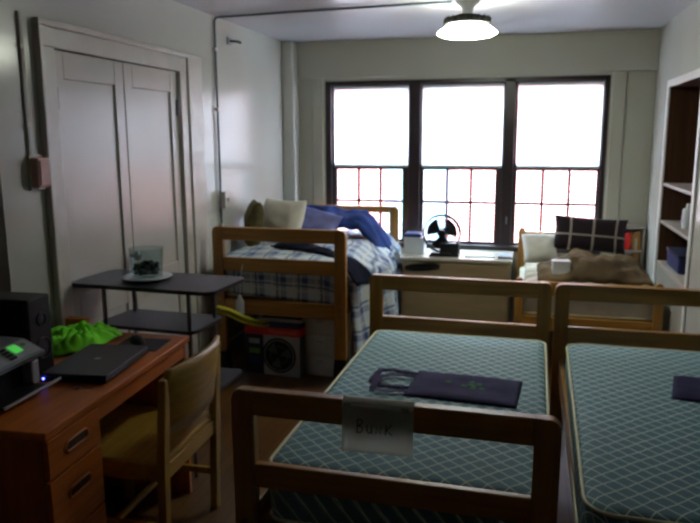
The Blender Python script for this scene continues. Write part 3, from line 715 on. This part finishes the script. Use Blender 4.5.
# local: back at +x, front at -x
for sy in (-1, 1):
    y = sy * .235; mb = MB()
    mb.prism([(.175, 0), (.21, 0), (.222, .45), (.24, .765 if sy > 0 else .765), (.21, .765), (.190, .45)], 1, y - .020, y + .020)
    bmesh.ops.bevel(mb.bm, geom=list(mb.bm.edges), offset=.004, segments=1, affect='EDGES')
    mb.build('back_leg', 'chairz', t)
    B('front_leg', 'chairz', (-.24, -.205, y - .018, y + .018, 0, .42), t, .004)
    B('side_stretcher', 'chair', (-.205, .19, y - .010, y + .010, .16, .19), t, .003)
    B('side_apron', 'chair', (-.205, .19, y - .010, y + .010, .365, .42), t, .003)
B('seat', 'chair', (-.255, .205, -.255, .255, .42, .447), t, .010)
B('back_apron', 'chair', (.188, .210, -.215, .215, .36, .42), t, .003); B('front_apron', 'chair', (-.232, -.212, -.217, .217, .365, .42), t, .003)
B('cross_stretcher', 'chair', (-.02, .0, -.225, .225, .165, .185), t, .003)
def backrest(u, v):
    y = (2 * u - 1) * .235; z = .54 + .255 * v
    return (.200 + .035 * (v) + .045 * (1 - (2 * u - 1) ** 2), y, z + .010 * (1 - (2 * u - 1) ** 2) * v)
MB().grid(backrest, 20, 6).build('backrest', 'chair', t, smooth=180, solid=.018, off=0)

# ------------------------------------------------------------------ black tiered stand
t = thing('tiered_stand', 'black three tier stand with steel poles in front of the closet doors', 'stand', (-1.715, 2.97, 0), math.radians(-3))
def tier(x0, x1, y0, y1, z, th, r):
    pts = []
    for cx, cy, a0 in ((x1 - r, y1 - r, 0), (x0 + r, y1 - r, 1), (x0 + r, y0 + r, 2), (x1 - r, y0 + r, 3)):
        pts += [(cx + r * math.cos((a0 + i / 6) * PI / 2), cy + r * math.sin((a0 + i / 6) * PI / 2)) for i in range(7)]
    mb = MB(); mb.prism(pts, 2, z - th, z); return mb
tier(-.385, .385, -.195, .175, .94, .018, .05).build('top_tier', 'blackm', t)
tier(-.28, .26, -.15, .165, .735, .016, .05).build('middle_tier', 'blackm', t)
tier(-.36, .36, -.15, .165, .46, .016, .05).build('lower_tier', 'blackm', t)
for x, y in ((-.235, -.12), (.225, -.12), (-.235, .12), (.225, .12)):
    MB().tube([(x, y, .0), (x, y, .922)], .011, 12).build('pole', 'chrome', t, smooth=True)
    
# plate and glass with dark pebbles
t = thing('plate', 'round white plate under the glass on the black stand', 'plate', (-1.775, 2.96, .94))
MB().lathe([(0, 0), (.065, 0), (.07, .004), (.118, .013), (.120, .017), (.07, .009), (0, .007)], n=40).build('dish', 'white', t, smooth=True)
t = thing('glass_vase', 'clear wide glass holding dark stones, standing on the white plate', 'glass', (-1.775, 2.96, .948))
mb = MB(); mb.lathe([(0, 0), (.066, 0), (.072, .006), (.082, .148), (.079, .148), (.069, .012), (0, .010)], n=36)
mb.build('glass_wall', 'tumbler', t, smooth=True)
for i in range(70):
    a = random.random() * 2 * PI; r = .058 * random.random() ** .5; z = .020 + .065 * random.random() * (1 - (r / .07) ** 2 * .5)
    s_ = .009 + .006 * random.random(); mb = MB(); bmesh.ops.create_icosphere(mb.bm, subdivisions=2, radius=s_)
    for v in mb.bm.verts: v.co = v.co * (1 + .2 * nz(v.co.x * 90, v.co.y * 90, i)); v.co.z *= .75
    mb.build('stone', ['navycard', 'tealcard', 'black'][i % 3], t, loc=(r * math.cos(a), r * math.sin(a), z), smooth=True)

# ------------------------------------------------------------------ under the plaid bed
t = thing('fan_box', 'cardboard fan carton with a red stripe under the plaid bed', 'box', (-1.655, 4.30, 0), math.radians(-4))
B('carton', 'navycard', (-.20, .21, .0, .30, 0, .375), t, .003)
MB().box(-.2005, .2105, -.0015, .3005, .285, .338).build('red_stripe', 'red', t)
MB().box(.2102, .2112, .01, .29, .0, .284).build('side_print', 'tealcard', t)
MB().box(-.195, .205, -.0012, -.0006, .3385, .372).build('blue_band', 'bluep', t)
def ringp(nm, m, cx, cz, r0, r1, y): 
    mb = MB(); n = 40; V = [[mb.bm.verts.new((cx + r * math.cos(2 * PI * i / n), y, cz + r * math.sin(2 * PI * i / n))) for i in range(n)] for r in (r0, r1)]
    for i in range(n): mb.bm.faces.new((V[0][i], V[0][(i + 1) % n], V[1][(i + 1) % n], V[1][i]))
    return mb.build(nm, m, t, solid=.001)
MB().box(-.06, .21, -.0014, -.0006, .0, .284).build('pale_print', 'lgrey', t)
MB().lathe([(0, 0), (.125, 0), (.125, .0008), (0, .001)], (.055, -.0012, .145), 40, Matrix.Rotation(PI / 2, 4, 'X')).build('printed_fan', 'black', t)
ringp('printed_fan_ring', 'grey', .055, .145, .104, .112, -.004); ringp('printed_fan_ring', 'tealcard', .055, .145, .06, .066, -.004)
for k in range(3):
    a0 = 2 * PI * k / 3 + .3; mb = MB()
    pts = [(.055 + .01 * math.cos(a0), .145 + .01 * math.sin(a0))] + [(.055 + .09 * math.cos(a0 + d), .145 + .09 * math.sin(a0 + d)) for d in (-.45, -.2, .1, .4)]
    mb.prism(pts, 1, -.0045, -.0035).build('printed_blade', 'tealcard', t)
for z, m_ in ((.235, 'lgrey'), (.165, 'cardgreen'), (.10, 'bluep'), (.035, 'bluep')):
    B('printed_patch', m_, (-.17, -.09, -.0016, -.0008, z - .018, z + .018), t)
B('top_print', 'tealcard', (-.18, .19, .02, .28, .3752, .3762), t)
MB().tube([(.03 + .09 * math.cos(a), .14 + .09 * math.sin(a), .3768) for a in [2 * PI * i / 30 for i in range(30)]], .004, 6, close=True).build('top_ring_print', 'lgrey', t)
cu = bpy.data.curves.new('stripe_text', 'FONT'); cu.body = 'Honeywell'; cu.size = .048; cu.extrude = .0006
to = bpy.data.objects.new('stripe_text', cu); COL.objects.link(to)
dg = bpy.context.evaluated_depsgraph_get(); me = bpy.data.meshes.new_from_object(to.evaluated_get(dg)); bpy.data.objects.remove(to)
me.materials.clear(); me.materials.append(M['gold']); tx = bpy.data.objects.new('brand_lettering', me); COL.objects.link(tx); tx.parent = t
tx.location = (-.02, -.0022, .298); tx.rotation_euler = (PI / 2, 0, 0)
t = thing('picture_frame', 'white edged frame lying on top of the fan carton', 'frame', (-1.60, 4.42, .378), math.radians(-6))
fr = MB()
for d in ((-.17, .17, -.09, -.078, 0, .018), (-.17, .17, .078, .09, 0, .018), (-.17, -.158, -.078, .078, 0, .018), (.158, .17, -.078, .078, 0, .018)): fr.box(*d)
fr.build('rim', 'white', t); B('picture', 'navycard', (-.158, .158, -.078, .078, .003, .008), t)
t = thing('plastic_drawer_cabinet', 'white plastic drawer unit under the plaid bed beside the fan carton', 'drawers', (-1.31, 4.36, 0), math.radians(-3))
B('shell', 'white', (-.125, .105, .0, .33, 0, .44), t, .006)
for z in (.02, .16, .30):
    d = B('drawer', 'white', (-.112, .092, -.010, .0, z, z + .125), t, .005); B('pull', 'lgrey', (-.035, .015, -.020, -.009, z + .085, z + .10), d, .003)
t = thing('bag_strap', 'yellow strap looped beside the black stand and fan carton', 'strap', (-1.80, 4.02, 0))
def strap(off):
    P = [Vector((-.10, -.05, .555)), Vector((-.02, -.02, .53)), Vector((.05, .03, .475)), Vector((.10, .08, .44)), Vector((.13, .20, .40)), Vector((.135, .27, .385))]
    return MB().grid(lambda u, v: tuple(P[min(4, int(u * 5))].lerp(P[min(4, int(u * 5)) + 1], u * 5 - min(4, int(u * 5))) + Vector((0, .0, off)) + Vector((.01, .03, .01)) * (v - .5)), 15, 2)
strap(0).build('webbing', 'yellow', t, solid=.003, smooth=True); strap(-.03).build('webbing', 'yellow', t, solid=.003, smooth=True)
t = thing('spray_bottle', 'pale hanging bottle beside the wall-side foot post of the plaid bed', 'bottle', (-1.80, 4.12, .47))
MB().lathe([(0, 0), (.026, 0), (.028, .01), (.028, .09), (.012, .115), (.012, .13), (0, .13)], n=18).build('body', 'white', t, smooth=True)
MB().tube([(0, 0, .12), (0, .02, .22), (0, .05, .30), (0, .075, .34)], .003, 6).build('hanging_loop', 'white', t)
tag(B('cloth_bundle', 'bluecloth', (-.07, .07, -.06, .06, 0, .09), None, .03, loc=(-1.03, 4.66, 0), rotz=.4), 'small bright blue cloth bundle on the floor by the plaid bed', 'cloth')  # added block, stands in for blue sky reflected on the floor
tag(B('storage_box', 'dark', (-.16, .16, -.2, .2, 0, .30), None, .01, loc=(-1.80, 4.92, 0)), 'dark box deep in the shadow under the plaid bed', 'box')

# ------------------------------------------------------------------ on the bare mattresses
ZM_ = .5635
def tote(name, label, loc, rotz):
    t = thing(name, label, 'tote bag', loc, rotz, 'dark purple canvas bags')
    def body(sg):
        return lambda u, v: (-.19 + .42 * u + .0 * v, (-.155 + .02 * math.sin(u * 5) * 0) + .31 * v, .002 + (.012 + .006 * nz(u * 4, v * 4, 2) * 1) * (1 if sg else 0) * (max(0, 1 - abs(2 * u - 1) ** 8) * max(0, 1 - abs(2 * v - 1) ** 8)) ** .5)
    mb = MB(); mb.grid(body(1), 24, 18); mb.grid(body(0), 24, 18); bmesh.ops.remove_doubles(mb.bm, verts=mb.bm.verts, dist=1e-5)
    mb.build('body', 'tote', t, smooth=180)
    for ys, zo in ((.02, .004), (-.02, .012)):
        P = [Vector((-.185, .085 + ys, zo)), Vector((-.30, .10 + ys * 1.5, zo)), Vector((-.345, .07 + ys * 2, zo)), Vector((-.345, -.07 + ys * 2, zo)), Vector((-.30, -.10 + ys * 1.5, zo)), Vector((-.185, -.085 + ys, zo))]
        if ys < 0: P = [p + Vector((.03 if 0 < i < 5 else 0, -.02, 0)) for i, p in enumerate(P)]
        mb = MB(); 
        def rib(u, v, P=P):
            k = min(4, int(u * 5)); f_ = u * 5 - k; p = P[k].lerp(P[k + 1], f_); d = (P[k + 1] - P[k]).normalized(); d2 = d
            if f_ > .75 and k < 4: d2 = d.lerp((P[k + 2] - P[k + 1]).normalized(), (f_ - .75) * 2)
            if f_ < .25 and k > 0: d2 = d.lerp((P[k] - P[k - 1]).normalized(), (.25 - f_) * 2)
            d2 = d2.normalized(); nn = Vector((-d2.y, d2.x, 0)); return tuple(p + nn * (v - .5) * .026)
        mb.grid(rib, 40, 2); mb.build('handle', 'tote', t, solid=.003, off=1)
    return t
t = tote('tote_bag', 'purple tote bag with a green print laid flat on the front middle mattress', (-.245, 2.835, ZM_), math.radians(-4)); t.scale = (1.1, 1.05, 1)
mb = MB()
for i in range(7):
    a = i * 2.4; r = .018 * (i ** .5); mb.lathe([(0, 0), (.012, 0), (.010, .0012), (0, .0014)], (.055 + r * math.cos(a), .0 + r * math.sin(a), .0158), 10)
mb.build('green_print', 'toteprint', t)
MB().lathe([(0, 0), (.012, 0), (.010, .0012), (0, .0014)], (-.045, .02, .0165), 12).build('green_print', 'toteprint', t)
tote('tote_bag', 'dark purple tote bag cut off at the right edge on the front right mattress', (.865, 3.02, ZM_), math.radians(168)).scale = (1, 1, 1)

# paper sign taped over the footboard's top rail
t = thing('paper_sign', 'white paper sign reading BUNK taped to the front bed footboard', 'sign', (-.410, 1.9385, .672), math.radians(-1.0))
def sheet(u, v):
    x = -.111 + .222 * u; z = -.002 + .152 * v
    return (x, -.003 - .010 * (1 - v) ** 2 * (1 - .5 * u) - .002 * math.sin(u * 6), z + .004 * u * (1 - v) * 0)
mb = MB().grid(sheet, 12, 12); mb.grid(lambda u, v: (-.111 + .222 * u, -.003 + .022 * v, .150 + .014 * v ** .6), 12, 4)
mb.build('sheet', 'paper', t, smooth=180, solid=.0006, off=0)
strokes = {'B': [[(0, 0), (.05, 1)], [(.0, .95), (.35, 1.02), (.5, .8), (.3, .58), (.02, .52)], [(.1, .52), (.45, .45), (.5, .18), (.3, 0), (-.05, .02)]],
           'U': [[(0, .72), (.0, .2), (.2, .0), (.42, .15), (.5, .72)], [(.48, .5), (.5, .0)]],
           'N': [[(0, 0), (.03, .7), (.42, .02), (.5, .75)]],
           'K': [[(0, .0), (.05, .75)], [(.5, .8), (.06, .35), (.52, .0)]]}
mb = MB(); cx = -.062
for ch, h, wd in (('B', .042, .034), ('U', .036, .030), ('N', .036, .032), ('K', .040, .038)):
    for st_ in strokes[ch]:
        pts = []
        for px_, pz in st_:
            x = cx + px_ * wd; z = .060 + pz * h; u_ = (x + .111) / .222; v_ = (z + .002) / .152
            pts.append((x, sheet(u_, v_)[1] - .002, z))
        mb.tube(pts, .0021, 6)
    cx += wd * .92
mb.build('lettering', 'ink', t)
for x, z in ((-.095, .140), (.085, .140)): MB().box(x - .012, x + .012, -.0052, -.0040, z - .006, z + .010).build('tape', 'cover', t)

# ------------------------------------------------------------------ light
W = bpy.data.worlds.new('sky'); S.world = W; W.use_nodes = True
WS = 25.0
bg = W.node_tree.nodes['Background']; bg.inputs['Color'].default_value = (.58, .79, 1.0, 1); bg.inputs['Strength'].default_value = WS
pl = bpy.data.lights.new('window_portal', 'AREA'); pl.shape = 'RECTANGLE'; pl.size = WX1 - WX0; pl.size_y = WZ1 - WZ0; pl.cycles.is_portal = True
po = bpy.data.objects.new('window_portal', pl); COL.objects.link(po); po.location = ((WX0 + WX1) / 2, YB + .16, (WZ0 + WZ1) / 2); po.rotation_euler = (-PI / 2, 0, 0)
sn = bpy.data.lights.new('sun', 'SUN'); sn.energy = 4; sn.angle = .03; sn.color = (1, .93, .85)
so = bpy.data.objects.new('sun', sn); COL.objects.link(so); so.rotation_euler = (math.radians(48), 0, math.radians(-25))   # shines away from the room onto the facade

# ------------------------------------------------------------------ camera
yaw, pit, rol = math.radians(14.308), math.radians(10.204), math.radians(-.195)
F = Vector((-math.sin(yaw) * math.cos(pit), math.cos(yaw) * math.cos(pit), -math.sin(pit))); r0 = Vector((math.cos(yaw), math.sin(yaw), 0)); u0 = r0.cross(F)
R2 = r0 * math.cos(rol) + u0 * math.sin(rol); U2 = -r0 * math.sin(rol) + u0 * math.cos(rol)
cam = bpy.data.cameras.new('camera'); co = bpy.data.objects.new('camera', cam); COL.objects.link(co)
co.matrix_world = Matrix(((R2.x, U2.x, -F.x, 0), (R2.y, U2.y, -F.y, 0), (R2.z, U2.z, -F.z, 1.62), (0, 0, 0, 1)))
cam.sensor_width = 36; cam.lens = 36 * 691.3 / 700; cam.clip_start = .05
cam.dof.use_dof = True; cam.dof.focus_distance = .55; cam.dof.aperture_fstop = cam.lens / 2.2
S.camera = co
S.view_settings.view_transform = 'Standard'; S.view_settings.look = 'None'; S.view_settings.gamma = 1; S.view_settings.use_curve_mapping = False
S.view_settings.exposure = 0.82
S.cycles.use_denoising = True
S.cycles.max_bounces = 10; S.cycles.diffuse_bounces = 6; S.cycles.transparent_max_bounces = 12
S.cycles.sample_clamp_indirect = 8
